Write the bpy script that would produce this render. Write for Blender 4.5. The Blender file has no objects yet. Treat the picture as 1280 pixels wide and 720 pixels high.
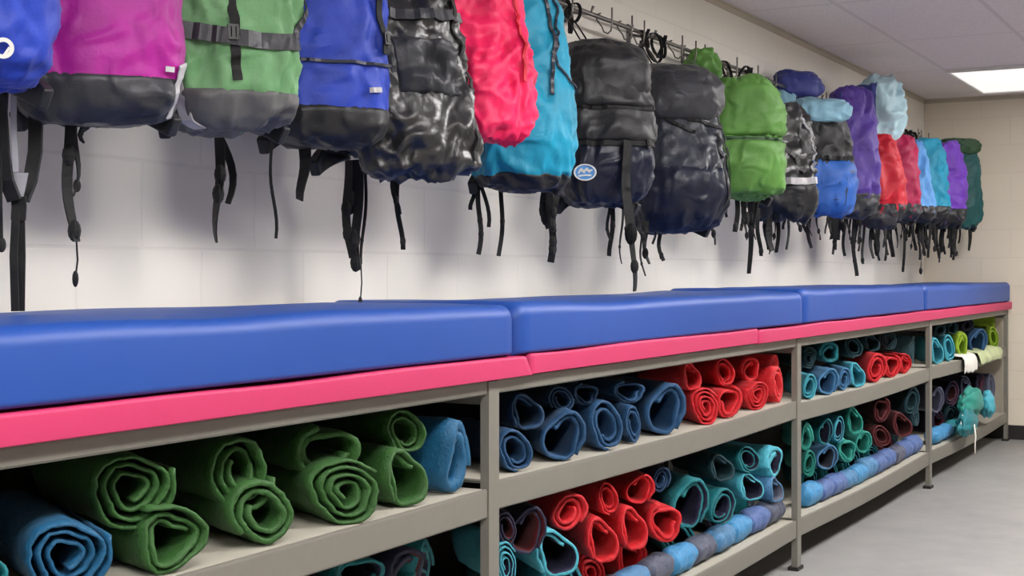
import bpy, bmesh, math, random
from mathutils import Vector, Matrix, noise
random.seed(7)
PI = math.pi
COL = bpy.context.scene.collection
SC = bpy.context.scene

# ------------------------------------------------------------------ layout
# X runs along the long wall, the long wall is y = 0, the room lies at y < 0
F = 1762.0; TH = math.atan(960 / F); SN = math.sin(TH); CS = math.cos(TH)
EYE = 1.18; WD = 2.27; HOR = 340.0
XF = 10.42; CEIL = 2.43; XB = -3.2; YB = -5.2

def at(x, y, D):
    """photo pixel + distance D from the camera's own wall-parallel plane -> place in the room, and depth"""
    Z = F * D / (CS * (1600.0 - x))
    s = (Z - D * SN) / CS
    return Vector((s, D - WD, EYE + (HOR - y) * Z / F)), Z

# ------------------------------------------------------------------ materials
def lin(c):
    return tuple(((v / 255) / 12.92 if v / 255 <= .04045 else ((v / 255 + .055) / 1.055) ** 2.4) for v in c) + (1,)

def newmat(name):
    m = bpy.data.materials.new(name); m.use_nodes = True
    nt = m.node_tree
    return m, nt, nt.nodes['Principled BSDF']

def dim(rgb, k):
    return tuple(255 * (v / 255) * k ** (1 / 2.2) for v in rgb)

def mat_fabric(name, rgb, rough=.55, var=.16, bump=.25, scale=60, sheen=.08, spec=.4, crinkle=.8):
    m, nt, b = newmat(name)
    N, L = nt.nodes, nt.links
    tc = N.new('ShaderNodeTexCoord')
    n1 = N.new('ShaderNodeTexNoise'); n1.inputs['Scale'].default_value = 7; n1.inputs['Detail'].default_value = 5
    L.new(tc.outputs['Object'], n1.inputs['Vector'])
    cr = N.new('ShaderNodeValToRGB')
    c = lin(rgb)
    cr.color_ramp.elements[0].color = tuple(v * (1 - var) for v in c[:3]) + (1,)
    cr.color_ramp.elements[1].color = tuple(min(1, v * (1 + var)) for v in c[:3]) + (1,)
    cr.color_ramp.elements[0].position = .35; cr.color_ramp.elements[1].position = .65
    L.new(n1.outputs['Fac'], cr.inputs['Fac']); L.new(cr.outputs['Color'], b.inputs['Base Color'])
    n2 = N.new('ShaderNodeTexNoise'); n2.inputs['Scale'].default_value = scale; n2.inputs['Detail'].default_value = 3
    n2.inputs['Distortion'].default_value = 1.2
    L.new(tc.outputs['Object'], n2.inputs['Vector'])
    bp = N.new('ShaderNodeBump'); bp.inputs['Strength'].default_value = bump; bp.inputs['Distance'].default_value = .004
    L.new(n2.outputs['Fac'], bp.inputs['Height'])
    n3 = N.new('ShaderNodeTexNoise'); n3.noise_type = 'RIDGED_MULTIFRACTAL'; n3.inputs['Scale'].default_value = 11; n3.inputs['Detail'].default_value = 4; n3.inputs['Distortion'].default_value = .8
    L.new(tc.outputs['Object'], n3.inputs['Vector'])
    b3 = N.new('ShaderNodeBump'); b3.inputs['Strength'].default_value = crinkle; b3.inputs['Distance'].default_value = .022
    L.new(n3.outputs['Fac'], b3.inputs['Height']); L.new(bp.outputs['Normal'], b3.inputs['Normal']); L.new(b3.outputs['Normal'], b.inputs['Normal'])
    b.inputs['Roughness'].default_value = rough
    b.inputs['Specular IOR Level'].default_value = spec
    b.inputs['Sheen Weight'].default_value = sheen
    return m

def mat_plain(name, rgb, rough=.5, metal=0, bump=0, scale=40, var=0.06):
    m, nt, b = newmat(name)
    N, L = nt.nodes, nt.links
    tc = N.new('ShaderNodeTexCoord')
    n1 = N.new('ShaderNodeTexNoise'); n1.inputs['Scale'].default_value = scale; n1.inputs['Detail'].default_value = 4
    L.new(tc.outputs['Object'], n1.inputs['Vector'])
    cr = N.new('ShaderNodeValToRGB'); c = lin(rgb)
    cr.color_ramp.elements[0].color = tuple(v * (1 - var) for v in c[:3]) + (1,)
    cr.color_ramp.elements[1].color = tuple(min(1, v * (1 + var)) for v in c[:3]) + (1,)
    L.new(n1.outputs['Fac'], cr.inputs['Fac']); L.new(cr.outputs['Color'], b.inputs['Base Color'])
    b.inputs['Roughness'].default_value = rough; b.inputs['Metallic'].default_value = metal
    if bump:
        bp = N.new('ShaderNodeBump'); bp.inputs['Strength'].default_value = bump; bp.inputs['Distance'].default_value = .003
        L.new(n1.outputs['Fac'], bp.inputs['Height']); L.new(bp.outputs['Normal'], b.inputs['Normal'])
    return m

def mat_blocks(name, rgb, axis, zoff, xoff):
    """painted concrete block: 0.4 x 0.2 m running bond with shallow joints"""
    m, nt, b = newmat(name)
    N, L = nt.nodes, nt.links
    geo = N.new('ShaderNodeNewGeometry'); sep = N.new('ShaderNodeSeparateXYZ'); L.new(geo.outputs['Position'], sep.inputs[0])
    cmb = N.new('ShaderNodeCombineXYZ')
    ax = N.new('ShaderNodeMath'); ax.operation = 'ADD'; ax.inputs[1].default_value = xoff; L.new(sep.outputs[axis], ax.inputs[0])
    az = N.new('ShaderNodeMath'); az.operation = 'ADD'; az.inputs[1].default_value = zoff; L.new(sep.outputs['Z'], az.inputs[0])
    L.new(ax.outputs[0], cmb.inputs[0]); L.new(az.outputs[0], cmb.inputs[1])
    br = N.new('ShaderNodeTexBrick'); br.offset = .5; br.squash = 1
    br.inputs['Scale'].default_value = 1; br.inputs['Mortar Size'].default_value = .005
    br.inputs['Mortar Smooth'].default_value = .5; br.inputs['Brick Width'].default_value = .4; br.inputs['Row Height'].default_value = .2
    c = lin(rgb)
    br.inputs['Color1'].default_value = c
    br.inputs['Color2'].default_value = tuple(v * .96 for v in c[:3]) + (1,)
    br.inputs['Mortar'].default_value = tuple(v * .93 for v in c[:3]) + (1,)
    L.new(cmb.outputs[0], br.inputs['Vector']); L.new(br.outputs['Color'], b.inputs['Base Color'])
    n = N.new('ShaderNodeTexNoise'); n.inputs['Scale'].default_value = 90; L.new(geo.outputs['Position'], n.inputs['Vector'])
    mx = N.new('ShaderNodeMath'); mx.operation = 'MULTIPLY_ADD'; mx.inputs[1].default_value = -1
    nm = N.new('ShaderNodeMath'); nm.operation = 'MULTIPLY'; nm.inputs[1].default_value = .12; L.new(n.outputs['Fac'], nm.inputs[0])
    L.new(br.outputs['Fac'], mx.inputs[0]); L.new(nm.outputs[0], mx.inputs[2])
    bp = N.new('ShaderNodeBump'); bp.inputs['Strength'].default_value = .35; bp.inputs['Distance'].default_value = .002
    L.new(mx.outputs[0], bp.inputs['Height']); L.new(bp.outputs['Normal'], b.inputs['Normal'])
    b.inputs['Roughness'].default_value = .55
    return m

def mat_ceiling():
    m, nt, b = newmat('ceiling_tiles')
    N, L = nt.nodes, nt.links
    geo = N.new('ShaderNodeNewGeometry'); sep = N.new('ShaderNodeSeparateXYZ'); L.new(geo.outputs['Position'], sep.inputs[0])
    def line(out, off, step, w):
        a = N.new('ShaderNodeMath'); a.operation = 'ADD'; a.inputs[1].default_value = off; L.new(out, a.inputs[0])
        p = N.new('ShaderNodeMath'); p.operation = 'PINGPONG'; p.inputs[1].default_value = step / 2; L.new(a.outputs[0], p.inputs[0])
        l = N.new('ShaderNodeMath'); l.operation = 'LESS_THAN'; l.inputs[1].default_value = w; L.new(p.outputs[0], l.inputs[0])
        return l
    lx = line(sep.outputs['X'], 1.22 * 10 - 8.92 + 0, 1.22, .011)
    ly = line(sep.outputs['Y'], .61 * 20 + .45, .61, .011)
    mx = N.new('ShaderNodeMath'); mx.operation = 'MAXIMUM'; L.new(lx.outputs[0], mx.inputs[0]); L.new(ly.outputs[0], mx.inputs[1])
    n = N.new('ShaderNodeTexNoise'); n.inputs['Scale'].default_value = 120; n.inputs['Detail'].default_value = 4
    L.new(geo.outputs['Position'], n.inputs['Vector'])
    cr = N.new('ShaderNodeValToRGB'); cr.color_ramp.elements[0].color = lin((212, 204, 206)); cr.color_ramp.elements[1].color = lin((228, 220, 220))
    cr.color_ramp.elements[0].position = .35; cr.color_ramp.elements[1].position = .6
    L.new(n.outputs['Fac'], cr.inputs['Fac'])
    mix = N.new('ShaderNodeMix'); mix.data_type = 'RGBA'
    L.new(mx.outputs[0], mix.inputs['Factor']); L.new(cr.outputs['Color'], mix.inputs['A']); mix.inputs['B'].default_value = lin((206, 198, 199))
    L.new(mix.outputs['Result'], b.inputs['Base Color']); b.inputs['Roughness'].default_value = .9
    return m

def mat_floor():
    m, nt, b = newmat('polished_grey_floor')
    N, L = nt.nodes, nt.links
    geo = N.new('ShaderNodeNewGeometry')
    n = N.new('ShaderNodeTexNoise'); n.inputs['Scale'].default_value = 2.2; n.inputs['Detail'].default_value = 8; n.inputs['Roughness'].default_value = .7
    L.new(geo.outputs['Position'], n.inputs['Vector'])
    cr = N.new('ShaderNodeValToRGB'); cr.color_ramp.elements[0].color = lin((138, 137, 136)); cr.color_ramp.elements[1].color = lin((156, 154, 152))
    cr.color_ramp.elements[0].position = .3; cr.color_ramp.elements[1].position = .7
    L.new(n.outputs['Fac'], cr.inputs['Fac']); L.new(cr.outputs['Color'], b.inputs['Base Color'])
    n2 = N.new('ShaderNodeTexNoise'); n2.inputs['Scale'].default_value = 9; L.new(geo.outputs['Position'], n2.inputs['Vector'])
    mr = N.new('ShaderNodeMapRange'); mr.inputs['To Min'].default_value = .38; mr.inputs['To Max'].default_value = .55
    L.new(n2.outputs['Fac'], mr.inputs['Value']); L.new(mr.outputs['Result'], b.inputs['Roughness'])
    return m

def mat_emit(name, rgb, strength):
    m, nt, b = newmat(name)
    b.inputs['Base Color'].default_value = lin((240, 240, 240))
    b.inputs['Emission Color'].default_value = rgb + (1,); b.inputs['Emission Strength'].default_value = strength
    return m

M = {}
def fab(name, rgb, **k):
    kk = {'roll_red': .85, 'roll_cyan': .75, 'roll_teal': .62, 'roll_aqua': .62, 'roll_lime': .7, 'roll_sky': .7, 'roll_lightblue': .62, 'roll_periwinkle': .75, 'roll_greyblue': .75}.get(name, .44) if name.startswith('roll_') else (1 if name in ('crimson', 'magenta', 'turquoise', 'deep_red', 'wine', 'sky', 'purple', 'powder', 'pale_grey', 'pale_blue', 'webbing_grey') else .64)
    M[name] = mat_fabric(name, dim(rgb, kk), **k)
fab('royal_blue', (38, 72, 205)); fab('magenta', (160, 18, 134)); fab('leaf_green', (118, 176, 118)); fab('black', (20, 20, 26), rough=.5, spec=.5)
fab('shiny_black', (28, 28, 31), rough=.36, spec=.8, crinkle=.6); fab('charcoal', (56, 57, 64), rough=.45); fab('grey', (104, 104, 106)); fab('pale_grey', (176, 174, 178))
fab('crimson', (222, 14, 84)); fab('deep_red', (190, 12, 40)); fab('turquoise', (6, 138, 172)); fab('navy', (14, 22, 50), rough=.42); fab('slate', (46, 50, 64), rough=.4)
fab('grass_green', (104, 164, 70)); fab('dark_green', (40, 84, 48)); fab('violet', (98, 66, 176)); fab('sky', (92, 152, 214)); fab('pale_blue', (180, 214, 226), rough=.4)
fab('wine', (170, 20, 74)); fab('purple', (112, 58, 182)); fab('pine', (18, 92, 92)); fab('indigo', (62, 72, 160)); fab('powder', (134, 178, 200)); fab('bright_blue', (48, 112, 214))
fab('webbing', (9, 9, 11), rough=.7, bump=.1); fab('webbing_grey', (150, 150, 156), bump=.1)
R = dict(rough=.55, var=.12, bump=.3, scale=35, sheen=.05, crinkle=.22)
fab('roll_green', (66, 128, 52), **R); fab('roll_blue', (44, 104, 160), **R); fab('roll_steel', (36, 84, 132), **R); fab('roll_azure', (22, 122, 178), **R)
fab('roll_red', (216, 34, 44), **R); fab('roll_cyan', (82, 190, 212), **R); fab('roll_teal', (24, 142, 152), **R); fab('roll_navy', (44, 44, 84), **R)
fab('roll_aqua', (52, 176, 160), **R); fab('roll_lightblue', (84, 148, 200), **R); fab('roll_periwinkle', (84, 112, 172), **R); fab('roll_greyblue', (84, 90, 112), **R)
fab('roll_maroon', (122, 28, 36), **R); fab('roll_lime', (152, 186, 36), **R); fab('roll_lilac', (118, 122, 152), **R); fab('roll_darkteal', (30, 84, 96), **R)
fab('roll_sky', (70, 156, 214), **R)
M['plastic'] = mat_plain('black_plastic', (20, 20, 22), .35)
M['steel'] = mat_plain('painted_shelf_metal', (116, 113, 105), .5, 0, .05)
M['deck'] = mat_plain('shelf_deck', (176, 171, 158), .6, 0, .1, 25)
M['chrome'] = mat_plain('hook_metal', (120, 116, 112), .35, .8)
M['bluevinyl'] = mat_plain('blue_vinyl', (20, 68, 150), .5, 0, .05, 12, .03)
M['pinkfoam'] = mat_plain('pink_foam', (190, 44, 94), .6, 0, .1, 60, .04)
M['foot'] = mat_plain('black_rubber', (22, 21, 20), .7)
M['white'] = mat_plain('white_card', (232, 230, 222), .6)
M['base'] = mat_plain('black_vinyl_base', (28, 26, 25), .5)
M['trim'] = mat_plain('ceiling_angle_trim', (190, 180, 164), .5)
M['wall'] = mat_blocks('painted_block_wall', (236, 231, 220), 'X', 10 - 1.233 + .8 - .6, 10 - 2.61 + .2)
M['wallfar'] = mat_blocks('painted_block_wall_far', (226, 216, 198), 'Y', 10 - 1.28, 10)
M['ceil'] = mat_ceiling(); M['floor'] = mat_floor()
M['lamp'] = mat_emit('lamp_diffuser', (1, .975, .955), 26)
M['lampdim'] = mat_emit('dim_lamp_diffuser', (1, .97, .95), .55)
M['back'] = mat_plain('shade_panel_dark', (44, 42, 40), .7)  # near-black stand-in for the shade deep inside the shelving
M['frame'] = mat_plain('white_lamp_frame', (220, 218, 214), .5)

# ------------------------------------------------------------------ building helpers
def link(name, verts, faces, mat, parent=None, smooth=True, loc=None):
    me = bpy.data.meshes.new(name); me.from_pydata([tuple(v) for v in verts], [], faces); me.update()
    if smooth: me.shade_smooth()
    o = bpy.data.objects.new(name, me); COL.objects.link(o)
    me.materials.append(mat)
    if parent: o.parent = parent
    if loc is not None: o.location = loc
    return o

def empty(name, loc, rz=0):
    o = bpy.data.objects.new(name, None); COL.objects.link(o); o.location = loc; o.rotation_euler = (0, 0, rz)
    o.empty_display_size = .05
    return o

def tag(o, label, cat, group=None, kind=None):
    o['label'] = label; o['category'] = cat
    if group: o['group'] = group
    if kind: o['kind'] = kind
    return o

class MB:
    def __init__(s): s.v = []; s.f = []
    def add(s, vs, fs):
        b = len(s.v); s.v += [Vector(v) for v in vs]; s.f += [tuple(i + b for i in f) for f in fs]
    def box(s, x0, x1, y0, y1, z0, z1):
        s.add([(x0,y0,z0),(x1,y0,z0),(x1,y1,z0),(x0,y1,z0),(x0,y0,z1),(x1,y0,z1),(x1,y1,z1),(x0,y1,z1)],
              [(0,3,2,1),(4,5,6,7),(0,1,5,4),(1,2,6,5),(2,3,7,6),(3,0,4,7)])
    def sweep(s, pts, w, t, side=None, wfun=None):
        """flat webbing through pts: w wide along `side`, t thick"""
        pts = [Vector(p) for p in pts]; n = len(pts); vs = []; fs = []
        for i, p in enumerate(pts):
            d = (pts[min(i + 1, n - 1)] - pts[max(i - 1, 0)]).normalized()
            sd = Vector(side(i) if callable(side) else (side or (1, 0, 0)))
            sd = (sd - d * sd.dot(d))
            if sd.length < 1e-5: sd = d.orthogonal()
            sd.normalize(); nn = d.cross(sd)
            ww = w * (wfun(i / (n - 1)) if wfun else 1) / 2
            for a, b in ((-1, -1), (1, -1), (1, 1), (-1, 1)): vs.append(p + sd * a * ww + nn * b * t / 2)
        for i in range(n - 1):
            for k in range(4):
                k2 = (k + 1) % 4; fs.append((i*4+k, i*4+k2, i*4+4+k2, i*4+4+k))
        fs.append((3, 2, 1, 0)); e = (n - 1) * 4; fs.append((e, e+1, e+2, e+3))
        s.add(vs, fs)
    def tube(s, pts, r, seg=8):
        pts = [Vector(p) for p in pts]; n = len(pts); vs = []; fs = []
        ref = None
        for i, p in enumerate(pts):
            d = (pts[min(i + 1, n - 1)] - pts[max(i - 1, 0)]).normalized()
            if ref is None: ref = d.orthogonal().normalized()
            ref = (ref - d * ref.dot(d)).normalized(); b = d.cross(ref)
            for k in range(seg):
                a = 2 * PI * k / seg; vs.append(p + (ref * math.cos(a) + b * math.sin(a)) * r)
        for i in range(n - 1):
            for k in range(seg):
                k2 = (k + 1) % seg; fs.append((i*seg+k, i*seg+k2, (i+1)*seg+k2, (i+1)*seg+k))
        fs.append(tuple(range(seg))[::-1]); fs.append(tuple((n-1)*seg + k for k in range(seg)))
        s.add(vs, fs)
    def blob(s, c, rx, ry, rz, nu=12, nv=8, amp=0, seed=0):
        vs = []; fs = []; c = Vector(c)
        for j in range(nv + 1):
            ph = -PI/2 + PI * j / nv
            for i in range(nu):
                a = 2 * PI * i / nu
                d = Vector((math.cos(ph)*math.cos(a), math.cos(ph)*math.sin(a), math.sin(ph)))
                q = 1 + (amp * noise.noise(d * 2.3 + Vector((seed, 0, 0))) if amp else 0)
                vs.append(c + Vector((d.x*rx, d.y*ry, d.z*rz)) * q)
        for j in range(nv):
            for i in range(nu):
                i2 = (i + 1) % nu; fs.append((j*nu+i, j*nu+i2, (j+1)*nu+i2, (j+1)*nu+i))
        s.add(vs, fs)
    def build(s, name, mat, parent=None, smooth=True): return link(name, s.v, s.f, mat, parent, smooth)

def bevel(o, w, seg=3):
    m = o.modifiers.new('bevel', 'BEVEL'); m.width = w; m.segments = seg; m.limit_method = 'ANGLE'
    for p in o.data.polygons: p.use_smooth = True
    m.harden_normals = True
    return o

def box_obj(name, mat, x0, x1, y0, y1, z0, z1, parent=None, bw=0):
    b = MB(); b.box(x0, x1, y0, y1, z0, z1); o = b.build(name, mat, parent, False)
    if bw: bevel(o, bw)
    return o

# ------------------------------------------------------------------ the room
def struct(o): o['kind'] = 'structure'; return o
struct(box_obj('floor', M['floor'], XB, XF + .1, YB, .1, -.05, 0))
struct(box_obj('ceiling', M['ceil'], XB, XF + .1, YB, .1, CEIL, CEIL + .05))
struct(box_obj('wall_left', M['wall'], XB, XF + .1, 0, .1, 0, CEIL))
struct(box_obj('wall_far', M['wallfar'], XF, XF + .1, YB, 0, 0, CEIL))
struct(box_obj('wall_right', M['wall'], XB, XF, YB - .1, YB, 0, CEIL))
struct(box_obj('wall_back', M['wallfar'], XB - .1, XB, YB, 0, 0, CEIL))
struct(box_obj('baseboard_left', M['base'], XB, XF - .008, -.008, 0, 0, .1))
struct(box_obj('baseboard_far', M['base'], XF - .008, XF, YB, 0, 0, .1))
b = MB(); b.box(XB, XF - .022, -.022, 0, CEIL - .004, CEIL); b.box(XB, XF - .022, -.004, 0, CEIL - .03, CEIL - .004); struct(b.build('trim_1', M['trim'], None, False))
b = MB(); b.box(XF - .022, XF, YB, 0, CEIL - .004, CEIL); b.box(XF - .004, XF, YB, 0, CEIL - .03, CEIL - .004); struct(b.build('trim_2', M['trim'], None, False))

def ceiling_lamp(x0, y1, label, mt='lamp'):
    r = empty('ceiling_light', (x0 + .61, y1 - .305, CEIL - .02))
    tag(r, label, 'ceiling light', 'recessed ceiling light panels')
    b = MB(); a, c, t = .595, .29, .02
    b.box(-a, a, -c, -c + t, 0, .019); b.box(-a, a, c - t, c, 0, .019); b.box(-a, -a + t, -c + t, c - t, 0, .019); b.box(a - t, a, -c + t, c - t, 0, .019)
    b.build('frame', M['frame'], r, False)
    b = MB(); b.box(-a + t, a - t, -c + t, c - t, .008, .018); b.build('diffuser', M[mt], r, False)
ceiling_lamp(8.92, -.44, 'dimmer ceiling light panel above the far corner of the room', 'lampdim')
for x0, y1, l in ((-2.06, -1.66, 'ceiling light panel at the near end of the room'),
                  (.38, -1.66, 'ceiling light panel above the aisle beside the camera'),
                  (2.82, -1.66, 'ceiling light panel over the aisle by the second shelving bay'),
                  (5.26, -1.66, 'ceiling light panel over the aisle by the third shelving bay'),
                  (7.70, -1.66, 'ceiling light panel over the aisle by the farthest shelving bay')):
    ceiling_lamp(x0, y1, l)

# ------------------------------------------------------------------ shelving
YF = 1.677 - WD           # front face of the shelving
YR = -.03
ZB, ZM, ZT = .198, .656, .918
PX = [.56, 2.98, 5.45, 7.85, 10.32]
BAY = ['nearest', 'second', 'third', 'farthest']
def post(name, x, y0, y1, parent, top=.915):
    """slotted upright: a channel 50 mm wide, 20 mm deep"""
    b = MB(); w = .025
    b.box(x - w, x + w, y0, y0 + .003, .012, top)
    b.box(x - w, x - w + .003, y0 + .003, y1, .012, top); b.box(x + w - .003, x + w, y0 + .003, y1, .012, top)
    o = b.build(name, M['steel'], parent, False)
    f = MB(); f.box(x - w - .012, x + w + .012, y0 - .006, y1 + .012, 0, .014)
    g = f.build('foot', M['foot'], o, False)
    return o
for i in range(4):
    x0, x1 = PX[i], PX[i + 1]
    dz = (0.0, .014, 0, .004)[i]
    r = empty('shelving_unit', (x0, 0, 0))
    tag(r, ['grey metal shelving bay nearest the camera, holding green rolled mats', 'grey metal shelving bay with blue and red rolls on its middle shelf',
            'grey metal shelving bay third along, with maroon rolls on its lower shelf', 'grey metal shelving bay farthest away, touching the far wall corner'][i], 'shelf', 'grey metal shelving bays')
    O = x0
    xs = [(x0, 1)] + ([(x1, 0)] if i == 3 else [])
    for x, k in xs:
        post('post', x - O, YF - .004, YF + .02, r)
        post('post', x - O, YR - .02, YR, r)
        for z in (ZB - .05, ZM - .05, ZT - .06):
            bb = MB(); bb.box(x - O - .012, x - O + .012, YF + .02, YR - .02, z, z + .03); bb.build('side_brace', M['steel'], r, False)
    a, c = x0 - O + .027, x1 - O - .027
    bb = MB(); bb.box(a, c, YR + .002, YR + .006, ZB - .04, ZT - .01); bb.build('added_shade_panel', M['back'], r, False)  # added sheet, coloured dark so the shelf interior reads as shaded
    for nm, z, h in (('top_shelf', ZT, .034), ('middle_shelf', ZM + dz, .07), ('bottom_shelf', ZB, .07)):
        # rolled front lip, slightly sagging deck
        n = 24; vs = []; fs = []
        sag = (.0, .010, .014)[('top_shelf', 'middle_shelf', 'bottom_shelf').index(nm)] * (.4 if i == 0 else 1)
        prof = [(YR - .022, z - .004), (YF + .012, z - .004), (YF + .006, z + .001), (YF + .001, z), (YF, z - .005), (YF, z - h + .004), (YF + .003, z - h), (YF + .02, z - h), (YF + .02, z - h + .003), (YF + .004, z - h + .006), (YF + .004, z - .010), (YR - .022, z - .010)]
        for k in range(n + 1):
            x = a + (c - a) * k / n; sg = sag * math.sin(PI * k / n)
            for (y, zz) in prof: vs.append((x, y, zz - sg))
        q = len(prof)
        for k in range(n):
            for j in range(q):
                j2 = (j + 1) % q; fs.append((k*q+j, k*q+j2, (k+1)*q+j2, (k+1)*q+j))
        fs.append(tuple(range(q))); fs.append(tuple(n*q + j for j in range(q))[::-1])
        o = link(nm, vs, fs, M['steel'], r, False)
        if nm != 'top_shelf':
            b = MB(); vs = []; fs = []
            for k in range(n + 1):
                x = a + (c - a) * k / n; sg = sag * math.sin(PI * k / n)
                vs += [(x, YF + .014, z - sg), (x, YR - .024, z - sg), (x, YR - .024, z - .004 - sg), (x, YF + .014, z - .004 - sg)]
            for k in range(n):
                for j in range(4):
                    j2 = (j + 1) % 4; fs.append((k*4+j, k*4+j2, (k+1)*4+j2, (k+1)*4+j))
            fs.append((0,1,2,3)); fs.append((n*4+3, n*4+2, n*4+1, n*4))
            link('deck_liner', vs, fs, M['deck'], o, False)

# ------------------------------------------------------------------ foam pads and mattresses
def slab(name, mat, x0, x1, y0, y1, z0, z1, rad, sag=0, slant=0, seed=0, nx=48, wav=.003):
    """soft slab with rounded edges: superellipse-cornered cross section lofted along x"""
    L = x1 - x0; vs = []; fs = []
    cyc = []
    hy, hz = (y1 - y0) / 2, (z1 - z0) / 2
    S = 8
    for (sx, sz, a0) in ((1, 1, 0), (-1, 1, 90), (-1, -1, 180), (1, -1, 270)):
        for k in range(S + 1):
            a = math.radians(a0 + 90 * k / S); rr = rad if sz > 0 else rad * .35
            cyc.append((sx * (hy - rr) + rr * math.cos(a), sz * (hz - rr) + rr * math.sin(a)))
    # extra points along the long faces for waviness
    pts = []
    for i, p in enumerate(cyc):
        q = cyc[(i + 1) % len(cyc)]; pts.append(p)
        d = math.hypot(q[0] - p[0], q[1] - p[1])
        m = int(d / .06)
        for k in range(1, m): pts.append((p[0] + (q[0] - p[0]) * k / m, p[1] + (q[1] - p[1]) * k / m))
    q = len(pts)
    ts = [0, .004, .012, .024] ; ts = ts + [.024 + (1 - .048) * k / nx for k in range(1, nx)] + [1 - t for t in reversed(ts)]
    er = rad
    for t in ts:
        x = L * t; e = min(x, L - x)
        ins = 0 if e >= er else er - math.sqrt(max(0, er * er - (er - e) ** 2))
        for (y, z) in pts:
            yy = y * (1 - ins / hy) ; zz = z - (ins * (1 if z > 0 else .25) * min(1, abs(z) / hz))
            w = wav * noise.noise(Vector((x * 2.2 + seed, y * 4, z * 6)))
            up = max(0, z / hz)
            zz += up * (sag * math.sin(PI * t) + w * 2)
            sgn = -1 if y < 0 else 1
            yy += sgn * w * (abs(y) / hy) ** 6
            vs.append((x + slant * (z / hz if t > .9 else 0), yy, zz + hz))
    for k in range(len(ts) - 1):
        for j in range(q):
            j2 = (j + 1) % q; fs.append((k*q+j, k*q+j2, (k+1)*q+j2, (k+1)*q+j))
    fs.append(tuple(range(q))); fs.append(tuple((len(ts)-1)*q + j for j in range(q))[::-1])
    o = link(name, vs, fs, mat, None, True); o.location = (x0, (y0 + y1) / 2, z0)
    bm = bmesh.new(); bm.from_mesh(o.data); bmesh.ops.recalc_face_normals(bm, faces=bm.faces); bm.to_mesh(o.data); bm.free(); o.data.shade_smooth()
    return o
YP = 1.650 - WD
zp = ZT + .003
o = slab('foam_pad', M['pinkfoam'], .56, 3.13, YP, -.012, zp, zp + .05, .007, seed=1, slant=-.018); tag(o, 'pink foam pad under the nearest blue mattress', 'pad', 'pink foam pads under the mattresses')
o = slab('foam_pad', M['pinkfoam'], 3.138, 4.89, YP + .003, -.012, zp + .002, zp + .054, .007, seed=4); tag(o, 'pink foam pad under the second blue mattress, above the blue rolls', 'pad', 'pink foam pads under the mattresses')
o = slab('foam_pad', M['pinkfoam'], 4.90, 10.38, YP, -.012, zp, zp + .05, .007, seed=9, nx=90); tag(o, 'long pink foam pad running under the two farthest blue mattresses', 'pad', 'pink foam pads under the mattresses')
zm = zp + .0545
YM = 1.656 - WD
for k, (a, c, h, sg, lab) in enumerate(((.56, 3.07, .125, .000, 'long blue vinyl mattress nearest the camera, on the pink pad'),
                                       (3.085, 5.46, .128, -.008, 'second blue vinyl mattress, above the blue and red rolls'),
                                       (5.475, 7.62, .138, -.006, 'third blue vinyl mattress from the camera, above the maroon rolls'),
                                       (7.635, 10.33, .132, -.006, 'farthest blue vinyl mattress, ending at the far wall'))):
    o = slab('mattress', M['bluevinyl'], a, c, YM, -.014, zm, zm + h, .034, sag=sg, seed=20 + 7 * k, wav=.004)
    tag(o, lab, 'mattress', 'blue mattresses along the shelf top')

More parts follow.
